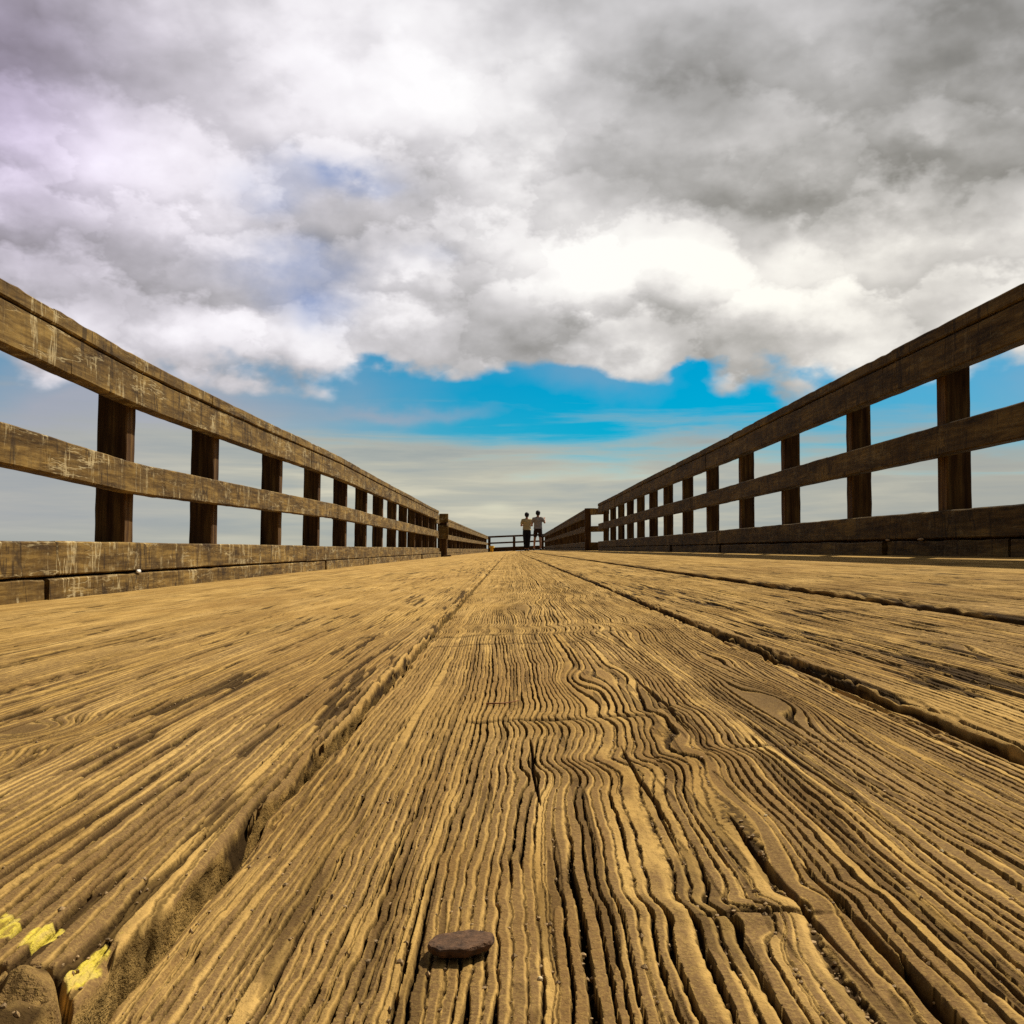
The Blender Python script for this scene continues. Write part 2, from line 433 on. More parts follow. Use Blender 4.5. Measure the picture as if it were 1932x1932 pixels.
def plank(name, x0, x1, raise_, nc, nr, seed, lam=.0042, knots=(), kinks=(), cracks=(), fmap=None, e0=.0022, e1=.0022,
          lump=None, paint=None, xcr=(), side_dirt=.35, wk=1.0, depth=1.0, gouge=1.0, edge_chip=.004):
    Yr = rows_for(nr)
    tops = np.linspace(0, 1, nc)
    side = np.array([-.055, -.035, -.022, -.014, -.008, -.004])
    u = np.concatenate([np.zeros(6), tops, np.ones(6)])
    drop = np.concatenate([side, np.zeros(nc), side[::-1]])
    Y, U = np.meshgrid(Yr, u, indexing='ij'); DR = np.broadcast_to(drop, U.shape)
    xe0 = x0 + e0 * vn(Yr * 5, Yr * 0, seed + 40) + e0 * .5 * vn(Yr * 28, Yr * 0, seed + 41)
    xe1 = x1 + e1 * vn(Yr * 5, Yr * 0, seed + 42) + e1 * .5 * vn(Yr * 28, Yr * 0, seed + 43)
    X = xe0[:, None] * (1 - U) + xe1[:, None] * U
    near_w = 1.0
    w = .011 * vn(X * 5, Y * 1.5, seed) + .0028 * vn(X * 13, Y * 5.0, seed + 1) + .0009 * vn(X * 60, Y * 24, seed + 2) \
        + .0005 * vn(X * 190, Y * 75, seed + 3) + .00025 * vn(X * 420, Y * 190, seed + 38)
    psi = X + w
    ridge_h = np.zeros_like(X)
    kmask = np.zeros_like(X)
    for kx, ky, rx, ry, s in knots:
        r2 = ((X - kx) / rx) ** 2 + ((Y - ky) / ry) ** 2
        e = np.exp(-r2)
        psi = kx + (psi - kx) * (1 - s * e) + (s > .9) * .35 * rx * np.exp(-r2 * 1.4) * np.sign(hsh(kx * 100) - .5)
        ridge_h += .0013 * np.exp(-r2 * 1.2) * (s > .7)
        kmask = np.maximum(kmask, np.exp(-r2 * 2.5) * (s > .9))
    for ky, wd, am, xa, xb, tilt in kinks:
        yc = ky + tilt * (X - .07) + .012 * vn(X * 25, X * 0, seed + 5)
        t = (Y - yc) / wd
        mx = ss(X, xa - .03, xa + .02) * (1 - ss(X, xb - .02, xb + .03))
        psi = psi + am * t * np.exp(-t * t) * 2 * mx
        ridge_h += .0010 * np.exp(-(t * 1.4) ** 2) * mx - .0008 * np.exp(-((t + 1.0) * 3) ** 2) * mx
    phi = psi / lam if fmap is None else np.interp(psi, fmap[0], fmap[1])
    phi = phi + .55 * vn(phi * .45, Y * .6, seed + 6)
    i = np.floor(phi); p = phi - i
    ha = hsh(i, seed); hb = hsh(i, seed + 3.7); hc = hsh(i, seed + 9.1)
    fade = 1 / (1 + (Y / 1.6) ** 2)
    along = vn(i * .73, Y * 9, seed + 7) * .6 + vn(i * .73 + 5, Y * 33, seed + 8) * .4
    jag = .055 * vn(X * 900, Y * 520, seed + 9) * (.4 + .6 * fade) + .030 * vn(X * 250, Y * 160, seed + 33)
    cen = .87 + jag + .04 * along
    # each ring: a hard flat crest, a softer shoulder that falls away, then a sharp split
    pl = .38 + .32 * ha + .08 * along
    fall = ss(p, pl, .97)
    stepd = (.00025 + .0006 * hb) * (.6 + .5 * along)
    dep = stepd * fall * (1 - ss(p, .955, 1.0))
    dp = np.abs(p - cen)
    amp = np.clip((.15 + .85 * hc) * ss(along, -.6, .4), 0, 1)
    wd = wk * (.045 + .060 * amp) * (1 + .35 * vn(X * 420, Y * 140, seed + 36))
    gck0 = np.exp(-(dp / wd) ** 3)
    dep += (.0004 + .0030 * amp) * gck0
    g = fall
    # a second, finer split on the shoulder of some rings
    c2 = pl + .12 + .10 * hb + jag
    a2 = ss(vn(i * 1.9, Y * 13, seed + 10), .1, .55)
    k2 = a2 * np.exp(-(np.abs(p - c2) / .05) ** 3)
    dep += .0011 * k2
    # deep dark checks that follow single lines for a while
    ck = ss(vn(i * 1.31, Y * 6.5 / (1 + .4 * Y), seed + 12) + .35 * vn(i * 1.31, Y * 30 / (1 + Y), seed + 13), .06, .34)
    gck = np.exp(-(dp / (wk * (.055 + .085 * ck * (1 + .5 * vn(X * 300, Y * 90, seed + 34))))) ** 4)
    dep += .0052 * ck * gck
    split = np.clip(np.maximum(np.maximum(gck0 * (.70 + amp), ck * gck * 1.1), .8 * k2), 0, 1)
    # crumbly torn wood
    cr = fbm(X * 800, Y * 330, seed + 14, 3)
    zone = ss(vn(phi * .35, Y * 5, seed + 17) + .6 * vn(X * 22, Y * 9, seed + 18), .0, .6)
    zone = zone * fall
    crk = ss(cr, .05, .25)
    dep += .0009 * zone * crk * (.5 + .5 * fade)
    # gouges
    go = ss(fbm(X * 150, Y * 7, seed + 19, 3) + .25 * vn(X * 8, Y * 1.2, seed + 37), .36, .41) * gouge
    dep += .0026 * np.clip(go, 0, 1)
    # transverse snaps across ridges
    sn = ss(vn(i * 2.3, Y * 70, seed + 20), .72, .9) * (1 - g)
    dep += .0004 * sn
    cmask = np.zeros_like(X)
    for cx, ya, yb, cw, cdp in cracks:
        xc = cx + .0035 * vn(Y * 11, Y * 0, seed + 21) + .0012 * vn(Y * 45, Y * 0, seed + 22)
        tp = np.clip((Y - ya) / (yb - ya), 0, 1); tp = np.sin(tp * pi) ** .6
        ww = cw * tp * (1 + .4 * vn(Y * 60, Y * 0, seed + 23)) + 1e-6
        cm_ = np.exp(-(np.abs(X - xc) / ww) ** 4) * (tp > 0)
        dep += cdp * cm_; cmask = np.maximum(cmask, cm_)
    for cy, xa, xb, cw, cdp in xcr:
        yc = cy * (1 + .02 * vn(X * 30, X * 0, seed + 50) + .008 * vn(X * 160, X * 0, seed + 51))
        m_ = ss(X, xa, xa + .01) * (1 - ss(X, xb - .02, xb)) * (.55 + .45 * vn(X * 90, X * 0, seed + 52))
        cm_ = np.exp(-(np.abs(Y - yc) / (cw * (.5 + m_))) ** 4) * m_
        dep += cdp * cm_; cmask = np.maximum(cmask, cm_)
    dep = dep * depth
    rise = .0009 * vn(X * 9, Y * 3, seed + 24) + .00035 * vn(X * 40, Y * 16, seed + 25) + .00012 * fbm(X * 500, Y * 160, seed + 35, 2)
    # worn edges
    de = np.minimum(X - xe0[:, None], xe1[:, None] - X)
    chip = np.clip(.5 + fbm(Y * 30, X * 60, seed + 26, 3) * 1.3, 0, 1.4)
    edge = -edge_chip * np.exp(-de / .0022) * (.25 + chip)
    edge -= .004 * ss(fbm(Y * 22, X * 140, seed + 27, 3), .12, .26) * (de < .014) * np.exp(-de / .010)
    Z = raise_ + rise + ridge_h - dep + edge
    tone = (1 - ss(p, pl * .75, pl + .12)) * ss(p, .0, .06)
    tone = np.clip(tone * ss(ha + .5 * along, -.1, .35) * ss(vn(X * 10, Y * 3, seed + 28), -1.2, -.2), 0, 1)
    tone = tone * (.25 + .75 * fade) + .18 * fade
    dirt_shade = np.clip((split * .95 + .75 * zone * crk) * (.66 + .34 * fade) + .5 * ck * gck + cmask + .85 * np.clip(go, 0, 1) + .2 * kmask + .12 * sn, 0, 1)  # dirt plus shade painted along the cracks
    pnt = np.zeros_like(X)
    if lump is not None:
        lx, ly, rx, ry, hh = lump
        r = np.sqrt(((X - lx) / rx) ** 2 + ((Y - ly) / ry) ** 2) + .10 * fbm(X * 60, Y * 60, 61, 3)
        dome = np.sqrt(np.clip(1 - np.clip(r, 0, 1) ** 4, 0, 1))
        ang = np.arctan2(Y - ly, X - lx)
        rings = np.sin(r * 20 + 1.5 * vn(X * 70, Y * 70, 62))
        dome = dome * (.8 + .25 * vn(X * 40, Y * 30, 68))
        lz = hh * dome + .0022 * fbm(X * 160, Y * 45, 69, 4) - .003 * np.exp(-(np.abs(X - lx - .006 - .004 * vn(Y * 60, Y * 0, 70)) / .0011) ** 2) + .0007 * rings - .003 * np.exp(-((ang - 1.2 + .2 * vn(r * 6, r * 0, 63)) / .10) ** 2) \
            - .0025 * ss(fbm(X * 90, Y * 50, 64, 3), .1, .5) - .006 * ss(fbm(X * 45, Y * 45, 65, 2), .25, .6)
        ins = ss(r, 1.02, .94) if False else 1 - ss(r, .93, 1.03)
        Z = Z * (1 - ins) + (raise_ + lz) * ins
        rim = np.exp(-((r - 1.05) / .05) ** 2)
        Z = Z - .006 * rim
        tone = tone * (1 - ins) + .8 * ins; dirt_shade = dirt_shade * (1 - ins) + ins * (.12 + .75 * ss(fbm(X * 60, Y * 60, 66, 3), .05, .35))
        if paint is not None:
            for (px_, py_, sx_, sy_, th_) in paint:
                q = ((X - px_) / sx_) ** 2 + ((Y - py_) / sy_) ** 2
                m_ = np.exp(-q) + .55 * fbm(X * 260, Y * 110, 67, 4)
                pnt = np.maximum(pnt, ss(m_, th_, th_ + .07))
            pnt = pnt * (1 - ins) * (1 - .8 * ck * gck)
    # sides roughened
    sd_ = (DR < 0)
    rough = .0022 * fbm(Y * 60, DR * 300 + X * 3, seed + 30, 3) + .0012 * vn(Y * 250, DR * 500, seed + 31)
    sgn = np.where(U < .5, 1.0, -1.0)
    X = np.where(sd_, X + sgn * (rough + .10 * -DR * 0 + .0016 * np.clip(-DR / .01, 0, 1)), X)
    Z = np.where(sd_, Z + DR, Z)
    dirt_shade = np.where(sd_, np.clip(side_dirt + .6 * fbm(Y * 70, DR * 400, seed + 32, 3), 0, 1), dirt_shade)  # side faces: dirt, with the shade of open gaps put into the colour
    tone = np.where(sd_, .1, tone)
    Zw = Z + SLOPE * X
    P = np.stack([X + bend(Y), Y, Zw], -1)
    me = grid_mesh(name, P, True, {'tone': tone, 'dirt_shade': dirt_shade, 'paint': pnt, 'side': sd_.astype(float) + (lump is not None) * (1.0 * (ins if lump is not None else 0))})
    me.materials.append(M_DECK)
    return me, (X, Y, Zw, dirt_shade)

deck = thing('pier_deck', 'long deck of weathered golden brown planks with deep eroded grain running away from the viewer', 'deck')
def add_plank(label=None, **k):
    me, dat = plank('plank', **k)
    o = link('plank', me, None, deck)
    if label: o['label'] = label
    return o, dat

KN_C = [(.175, .690, .020, .10, 1.02), (.090, .585, .012, .05, .9), (.060, .80, .014, .09, .9), (.086, .405, .010, .045, 1.0), (.072, .300, .007, .020, .7),
        (.076, .86, .030, .07, .85), (.020, 1.9, .03, .16, 1.0), (.15, 3.0, .03, .3, 1.0), (.19, .95, .02, .06, .8), (.13, 1.30, .05, .1, .5),
        (.155, .33, .02, .05, .5), (.03, .50, .02, .05, -.35), (-.03, .36, .02, .09, -.3)]
KI_C = [(.655, .035, .004, .0, .12, .15), (1.43, .06, .006, -.1, .24, -.1), (.315, .014, .003, .045, .10, -.2), (.52, .03, .006, .02, .12, .1), (2.4, .15, .02, -.1, .24, 0)]
CR_C = [(.0975, .16, .345, .0017, .012), (.086, .25, .41, .0012, .009), (.118, .18, .30, .0008, .007), (.060, .36, .56, .0009, .006),
        (-.012, .215, .262, .0008, .007), (-.005, .212, .258, .0007, .006), (-.042, .33, .44, .0006, .006), (.105, .60, .86, .0014, .009),
        (.012, .44, .60, .0008, .006), (.142, .36, .62, .0009, .006), (-.062, .2, .34, .0006, .005)]
FM_C = (np.array([-.2, -.02, .03, .06, .11, .15, .35]), np.cumsum(np.array([0, .18 / .0036, .05 / .0038, .03 / .0046, .05 / .0058, .04 / .0042, .2 / .0040])))
p_centre, DC = add_plank('wide centre plank with knots, torn grain and a nail', x0=-.1000, x1=.2405, raise_=0, nc=1150, nr=1250, seed=3,
                         knots=KN_C, kinks=KI_C, cracks=CR_C, fmap=FM_C, depth=.85, wk=1.35, xcr=[(.655, -.03, .10, .0035, .004), (1.33, -.1, .245, .007, .005), (1.20, -.1, .1, .004, .002), (.305, .05, .105, .0016, .004), (.545, .11, .2, .002, .003)], gouge=.3, edge_chip=.002)
KN_L = [(-.300, .64, .030, .05, 1.0), (-.20, .95, .03, .1, .6), (-.36, 1.5, .03, .15, 1.0), (-.17, 1.25, .02, .05, .95), (-.25, .42, .03, .1, -.3)]
CR_L = [(-.19, .30, .62, .0011, .007), (-.245, .45, .8, .0011, .007), (-.155, .33, .5, .0009, .006), (-.225, .55, .95, .0014, .008), (-.33, .6, 1.1, .0014, .008)]
p_left, DL = add_plank('raised left plank with yellow paint flecks and a rotten knot at its edge', gouge=.9, x0=-.420, x1=-.1040, raise_=.010, wk=1.8, nc=880, nr=1150, seed=71,
                       lam=.0047, knots=KN_L, kinks=[(.60, .04, .008, -.40, -.25, .1)], cracks=CR_L, edge_chip=.0045,
                       lump=(-.129, .229, .026, .034, .0075),
                       paint=[(-.146, .292, .008, .012, .48), (-.129, .286, .005, .010, .52), (-.1095, .270, .0040, .018, .50)], depth=.8)
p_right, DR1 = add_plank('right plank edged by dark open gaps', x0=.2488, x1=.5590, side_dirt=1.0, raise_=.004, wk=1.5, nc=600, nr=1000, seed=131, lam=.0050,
                         knots=[(.40, .95, .03, .08, 1.0), (.33, 1.7, .03, .16, 1.0), (.47, .60, .03, .1, .6), (.42, 3.1, .04, .3, 1.0)], edge_chip=.003, cracks=[(.33, .5, .9, .001, .006), (.45, .7, 1.3, .0012, .007), (.38, 1.3, 2.2, .0018, .007)], depth=.7)
SPEC = [(.5680, .880, .012, 260, 700, .0055), (.8860, 1.200, .008, 170, 600, .006), (1.2055, 1.520, .006, 140, 600, .006), (1.5250, 1.980, .002, 140, 500, .006),
        (-.742, -.4240, .009, 300, 750, .0052), (-1.064, -.7450, .007, 190, 600, .006), (-1.386, -1.0670, .008, 150, 600, .006), (-1.72, -1.3890, .006, 130, 500, .006)]
for k, (a, b, rz, nc, nr, lam) in enumerate(SPEC):
    rr = random.Random(k + 5)
    kn = [(rr.uniform(a + .05, b - .05), y * rr.uniform(.85, 1.2), .035, .05 + .06 * y, 1.0) for y in (.8, 1.6, 3.2, 6.0)]
    add_plank(x0=a, x1=b, side_dirt=(1.0 if a > 0 else .35), wk=2.0, raise_=rz, nc=nc, nr=nr, seed=200 + 50 * k, lam=lam, knots=kn, gouge=1.3, depth=.8, e0=.002, e1=.002)  # sides of right-hand planks painted dark to stand for gap shade

# packed dirt and bearers below the gaps
bm = bmesh.new()
yy = [-1.5, 0, .3, .6, 1, 2, 4, 8, 16, 22, 40, 63.5]
vs = [[bm.verts.new((x + bend(np.array(y)), y, SLOPE * x - .045)) for x in (X_OUT_L, X_OUT_R)] for y in yy]
for i in range(len(yy) - 1): bm.faces.new((vs[i][0], vs[i][1], vs[i + 1][1], vs[i + 1][0]))
link('dirt_bed', bm_mesh('dirt_bed', bm), M_DIRT, deck)

# ------------------------------------------------------------------ timbers
def timber(name, path, w, h, mat, parent, seed=0, step=.06, rough=.0016, chip=0.0, label=None, origin=None):
    """rectangular timber swept along path [(x, y, z)] (inner-bottom edge), w along `side`, h up"""
    path = [Vector(p) for p in path]
    L = [0]
    for a, b in zip(path, path[1:]): L.append(L[-1] + (b - a).length)
    n = max(2, int(L[-1] / step) + 1)
    t = np.linspace(0, L[-1], n)
    px = np.interp(t, L, [p.x for p in path]); py = np.interp(t, L, [p.y for p in path]); pz = np.interp(t, L, [p.z for p in path])
    tx = np.gradient(px) ; ty = np.gradient(py); l = np.hypot(tx, ty) + 1e-9; tx /= l; ty /= l
    nx, ny = ty, -tx                           # to the right of travel
    W = abs(w); sg = 1 if w > 0 else -1
    b = .005
    ring = []                                  # (across, up)
    def seg(a0, u0, a1, u1, k):
        for j in range(k): ring.append((a0 + (a1 - a0) * j / k, u0 + (u1 - u0) * j / k))
    seg(0, b, 0, h - b, 5); seg(0, h - b, b, h, 1); seg(b, h, W - b, h, 3); seg(W - b, h, W, h - b, 1)
    seg(W, h - b, W, b, 3); seg(W, b, W - b, 0, 1); seg(W - b, 0, b, 0, 3); seg(b, 0, 0, b, 1)
    A = np.array([r[0] for r in ring]); U = np.array([r[1] for r in ring])
    m = len(ring)
    T = t[:, None]
    ja = rough * fbm(T * 9, A[None] * 60 + U[None] * 30, seed, 3) + rough * .8 * vn(T * 1.7, U[None] * 5, seed + 5)
    ju = rough * fbm(T * 7 + 50, A[None] * 40, seed + 9, 3)
    cU = chip * ss(fbm(T * 2.2 + A[None] * 3, T * 0 + seed, seed + 3, 3), .12, .5)
    low = (U[None] < h * .25); hi = (U[None] > h * .8)
    ju = ju + np.where(low, cU, 0) - np.where(hi, chip * .8 * ss(fbm(T * 5, T * 0 + 3, seed + 7, 3), .2, .6), 0)
    aa = A[None] + ja; uu = U[None] + ju
    P = np.stack([px[:, None] + sg * nx[:, None] * aa, py[:, None] + sg * ny[:, None] * aa, pz[:, None] + uu], -1)
    bm = bmesh.new()
    O = Vector(origin) if origin else Vector((0, 0, 0))
    vs = [[bm.verts.new(Vector(P[i, j]) - O) for j in range(m)] for i in range(n)]
    for i in range(n - 1):
        for j in range(m):
            k = (j + 1) % m
            bm.faces.new((vs[i][j], vs[i][k], vs[i + 1][k], vs[i + 1][j]))
    bm.faces.new(vs[0]); bm.faces.new(vs[-1])
    bmesh.ops.recalc_face_normals(bm, faces=bm.faces)
    o = link(name, bm_mesh(name, bm), mat, parent)
    if label: o['label'] = label
    return o

def post(parent, x, y, z0, z1, wx, wy, seed=0, name='post', mat=None, tilt=0.0):
    bm = bmesh.new()
    nz = 16; rows = []
    rr = random.Random(seed)
    b = .006
    for i in range(nz + 1):
        z = z0 + (z1 - z0) * i / nz
        ring = []
        for (cx, cy) in ((0, b), (0, wy * .5), (0, wy - b), (b, wy), (wx * .5, wy), (wx - b, wy), (wx, wy - b), (wx, wy * .5), (wx, b), (wx - b, 0), (wx * .5, 0), (b, 0)):
            ring.append(bm.verts.new((x + cx - wx / 2 + tilt * (z - z0) + rr.uniform(-1, 1) * .0012, y + cy + rr.uniform(-1, 1) * .0012, z)))
        rows.append(ring)
    for i in range(nz):
        for j in range(12):
            k = (j + 1) % 12
            bm.faces.new((rows[i][j], rows[i][k], rows[i + 1][k], rows[i + 1][j]))
    bm.faces.new(rows[0]); bm.faces.new(rows[-1])
    bmesh.ops.recalc_face_normals(bm, faces=bm.faces)
    return link(name, bm_mesh(name, bm), mat or M_POST, parent)

def bolt(parent, x, y, z, r, axis, mat=M_RUST, name='bolt'):
    bm = bmesh.new()
    M = Matrix.Translation((x, y, z)) @ Matrix.Rotation(pi / 2, 4, 'Y')
    bmesh.ops.create_cone(bm, cap_ends=True, segments=8, radius1=r, radius2=r * .8, depth=.014, matrix=M)
    return link(name, bm_mesh(name, bm), mat, parent)

def railing(label, side, ys, xf, zf, posts, mat, group, cuts, sagf=lambda y: 0.0, y0=0, y1=22, post_w=.125, post_d=.105,
            low_cuts=None, seed=0, top=1.0, tilt=0.0, sgn_in=1):
    """side -1 = left of the walkway, +1 = right. xf(y): x of the rails' inner face, zf(y): deck height there"""
    root = thing('railing', label, 'railing', (0, 0, 0), group)
    w = .062 * side
    def path(dz, a, b, off=0.0, lean=0.0, sag=1.0):
        n = max(2, int((b - a) / .4))
        return [(xf(y) + side * off + tilt * dz, y, zf(y) + dz + sag * sagf(y)) for y in np.linspace(a, b, n)]
    st = .05 if y0 < 10 else .5
    def run(name, dz, h, W, off, cl, chip, sag=1.0, m=None, k0=0):
        for k, (a, b) in enumerate(zip(cl, cl[1:])):
            jit = ((k * 37 + seed) % 5 - 2) * .0012
            timber(name, path(dz + jit, a + .003, b - .003, off + jit, 0, sag), W * side, h, m or mat, root, seed + k * 3 + k0, st, .0018, chip)
    run('cap_board', top - .056, .056, .215, -.004, cuts[0], .007, k0=1)
    run('top_rail', top - .200, .138, .062, 0, cuts[1], .0015, k0=2)
    run('middle_rail', .435, .128, .062, 0, cuts[2], .002, k0=3)
    run('kerb_board', .080, .118, .070, 0, cuts[3], .002, 0.0, k0=4)
    timber('light_stop_board', path(-.01, cuts[3][0], cuts[3][-1], .066, 0, 0.0), .045 * side, .200, M_POST, root, seed + 90, .5)  # added behind the kerb to block light through the gap
    for k, (a, b) in enumerate(low_cuts):
        timber('kerb_block', path(-.012, a, b, -.010 + .006 * ((k * 7) % 3), 0, 0.0), .11 * side, .084, mat, root, seed + 50 + k, st, .0025, .004)
    for k, y in enumerate(posts):
        post(root, xf(y) + side * (.066 + post_w / 2), y - post_d, zf(y) - .1, zf(y) + top - .060 + sagf(y), post_w, post_d, seed * 100 + k, tilt=tilt)
    return root

sag_pts = ([0, 1.5, 3.1, 4.3, 6, 9.4, 14, 22], [.03, .02, 0, -.033, -.020, .010, .002, 0])
def sagL(y):
    return float(np.interp(y, *sag_pts))
XL, XR = -1.56, 1.83
pl = [1.6, 3.0, 4.415, 5.69, 7.25, 8.68] + [8.68 + 1.46 * k for k in range(1, 10)]
pr = [1.75, 3.15, 4.53, 5.75, 7.15, 8.5, 9.93, 11.3, 12.66, 13.95] + [13.95 + 1.38 * k for k in range(1, 6)]
railing('sunlit left railing of rough brown timber nearest the viewer', -1, None, lambda y: XL + .006 * sin(y * .9), lambda y: SLOPE * XL + .006, pl, M_RAIL,
        'railings along the walkway',
        ([.2, 3.45, 5.3, 7.2, 10.4, 13.8, 17.5, 22.1], [.2, 3.6, 7.95, 12.4, 17, 22.1], [.2, 4.62, 9.2, 13.6, 18, 22.1], [.2, 3.52, 7.8, 12.2, 17, 22.1]),
        sagL, low_cuts=[(.3, 2.2), (2.3, 3.05), (3.07, 3.44), (3.455, 4.47), (4.49, 6.2), (6.22, 8.6), (8.63, 11.2), (11.3, 14.4), (14.5, 18), (18.1, 22.1)], seed=1, tilt=.012)
railing('shaded right railing of brown timber nearest the viewer, shade put into its colour', 1, None, lambda y: XR + .005 * sin(y * .8), lambda y: SLOPE * XR - .003, pr, M_RAIL_R,
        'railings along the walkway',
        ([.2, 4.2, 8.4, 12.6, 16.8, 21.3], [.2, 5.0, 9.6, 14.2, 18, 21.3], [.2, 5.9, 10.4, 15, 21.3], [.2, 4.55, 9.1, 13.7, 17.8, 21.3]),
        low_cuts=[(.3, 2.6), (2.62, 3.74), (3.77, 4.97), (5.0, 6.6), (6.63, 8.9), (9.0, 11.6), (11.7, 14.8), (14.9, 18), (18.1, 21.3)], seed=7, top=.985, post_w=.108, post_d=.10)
railing('far left railing beyond the stout dark gate post', -1, None, lambda y: -1.86 + .0078 * y, lambda y: SLOPE * -1.69, [24.2 + 1.9 * k for k in range(21)], M_RAIL,
        'railings along the walkway', ([23.3, 33, 43, 53, 62.9],) * 4, low_cuts=[(23.3, 33), (33.1, 43), (43.1, 53), (53.1, 62.9)], seed=13, y0=23, top=.98)
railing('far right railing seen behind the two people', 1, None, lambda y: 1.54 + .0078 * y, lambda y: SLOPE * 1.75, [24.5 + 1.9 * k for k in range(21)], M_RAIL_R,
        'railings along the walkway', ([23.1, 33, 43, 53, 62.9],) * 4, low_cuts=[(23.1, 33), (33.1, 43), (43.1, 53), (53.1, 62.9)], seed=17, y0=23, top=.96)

# end railing across the walkway
er = thing('railing', 'low dark railing closing the far end of the walkway', 'railing', (0, 0, 0), 'railings along the walkway')
ya = 63.0; xa, xb = -1.37, 2.05
def cross(dz): return [(xa, ya, SLOPE * xa + dz), (xb, ya, SLOPE * xb + dz)]
timber('top_rail', cross(.86), .10, .11, M_POST, er, 3, .3)
timber('middle_rail', cross(.48), .06, .10, M_POST, er, 4, .3)
timber('kerb_board', cross(.0), .12, .26, M_POST, er, 5, .3)
for k, x in enumerate((-1.30, .23, 1.1, 1.98)):
    post(er, x, ya + .14, SLOPE * x - .1, SLOPE * x + .86, .16, .14, 500 + k)

# stout posts where the walkway bends
gp = thing('gate_post', 'stout post with pale facing blocks where the left railing bends', 'post', (-1.475, 22.7, SLOPE * -1.475))
post(gp, 0, 0, -.05, .93, .13, .15, 900, 'core')
def block(parent, name, x0, x1, y0, y1, z0, z1, mat):
    bm = bmesh.new()
    bmesh.ops.create_cube(bm, size=1, matrix=Matrix.Translation(((x0 + x1) / 2, (y0 + y1) / 2, (z0 + z1) / 2)) @ Matrix.Diagonal((x1 - x0, y1 - y0, z1 - z0, 1)))
    bmesh.ops.bevel(bm, geom=bm.edges[:], offset=.008, segments=1, affect='EDGES')
    return link(name, bm_mesh(name, bm), mat, parent)
block(gp, 'facing_block', -.10, .10, -.065, -.004, .76, .96, M_RAIL)
block(gp, 'facing_block', -.11, .10, -.065, -.004, .40, .70, M_RAIL)
block(gp, 'side_board', -.10, -.068, -.003, .15, .12, .76, M_POST)
block(gp, 'foot_block', .0, .17, -.18, -.01, -.02, .045, M_POST)
gq = thing('gate_post', 'dark post with short return rails where the right railing bends', 'post', (1.735, 22.9, SLOPE * 1.73))
post(gq, 0, 0, -.05, .95, .13, .13, 901, 'core')
timber('return_rail', [(.07, .06, .80), (.42, -.6, .80)], .05, .14, M_RAIL, gq, 31, .1)
timber('return_rail', [(.07, .06, .42), (.42, -.6, .42)], .05, .13, M_RAIL, gq, 32, .1)
timber('return_kerb', [(.07, .06, .0), (.42, -.6, .0)], .05, .19, M_RAIL_R, gq, 33, .1)

# yellow bollard far down the walkway
yb = thing('bollard', 'small bright yellow bollard near the far end of the left railing', 'bollard', (-1.02, 56, SLOPE * -1.02))
bm = bmesh.new()
bmesh.ops.create_cone(bm, cap_ends=True, segments=20, radius1=.085, radius2=.085, depth=.24, matrix=Matrix.Translation((0, 0, .12)))
link('shaft', bm_mesh('shaft', bm, True), M_YEL, yb)
bm = bmesh.new()
bmesh.ops.create_cone(bm, cap_ends=True, segments=20, radius1=.15, radius2=.13, depth=.12, matrix=Matrix.Translation((0, 0, .28)))
link('head', bm_mesh('head', bm), M_YEL, yb)

# ------------------------------------------------------------------ nail, twig, pebbles, grit
def deck_z(dat, x, y):
    X, Y, Z, _ = dat
    r = int(np.argmin(np.abs(Y[:, 0] - y))); c = int(np.argmin(np.abs(X[r, 6:-6] - x))) + 6
    r0, r1, c0, c1 = max(0, r - 8), r + 9, max(6, c - 12), c + 13
    return float(Z[r, c]), float(np.max(Z[r0:r1, c0:c1]))

def nail():
    ny = CAM_H * 1932 / (1785 - 1036) ; nx = (872 - 963) / 1932 * ny
    _, zt = deck_z(DC, nx, ny)
    root = bpy.data.objects.new('nail', None)
    bm = bmesh.new(); n = 44; r0 = .0091
    rnd = random.Random(4)
    rings = [(.0, .0012, 0), (.35, .0013, 0), (.65, .0012, 0), (.86, .0013, 0), (.965, .0011, 1), (1.0, .0004, 1), (.985, -.0005, 1), (.90, -.0013, 1), (.42, -.0022, 0), (.3, -.009, 0)]
    off = [rnd.uniform(-1, 1) for _ in range(n)]
    lay = []
    for f, z, e in rings[1:]:
        ring = []
        for i in range(n):
            a = 2 * pi * i / n
            rr = r0 * f * (1 + .035 * sin(3 * a + 1) + .035 * off[i] * (e + .2) + .02 * sin(7 * a))
            ring.append(bm.verts.new((rr * cos(a) * 1.02, rr * sin(a) * .86, z + (.00022 if f > .9 else .00010) * off[(i * 3 + int(f * 40)) % n])))
        lay.append(ring)
    c = bm.verts.new((0, 0, .0012))
    for i in range(n): bm.faces.new((c, lay[0][i], lay[0][(i + 1) % n]))
    for a, b in zip(lay, lay[1:]):
        for i in range(n): bm.faces.new((a[i], b[i], b[(i + 1) % n], a[(i + 1) % n]))
    bmesh.ops.recalc_face_normals(bm, faces=bm.faces)
    me = bm_mesh('nail', bm, False)
    o = link('nail', me, M_RUST, p_centre)
    o['label'] = 'rusty round nail head standing proud of the plank'
    o.location = (nx, ny, zt + .0024); o.rotation_euler = (R(-4), R(-3), .3)
nail()

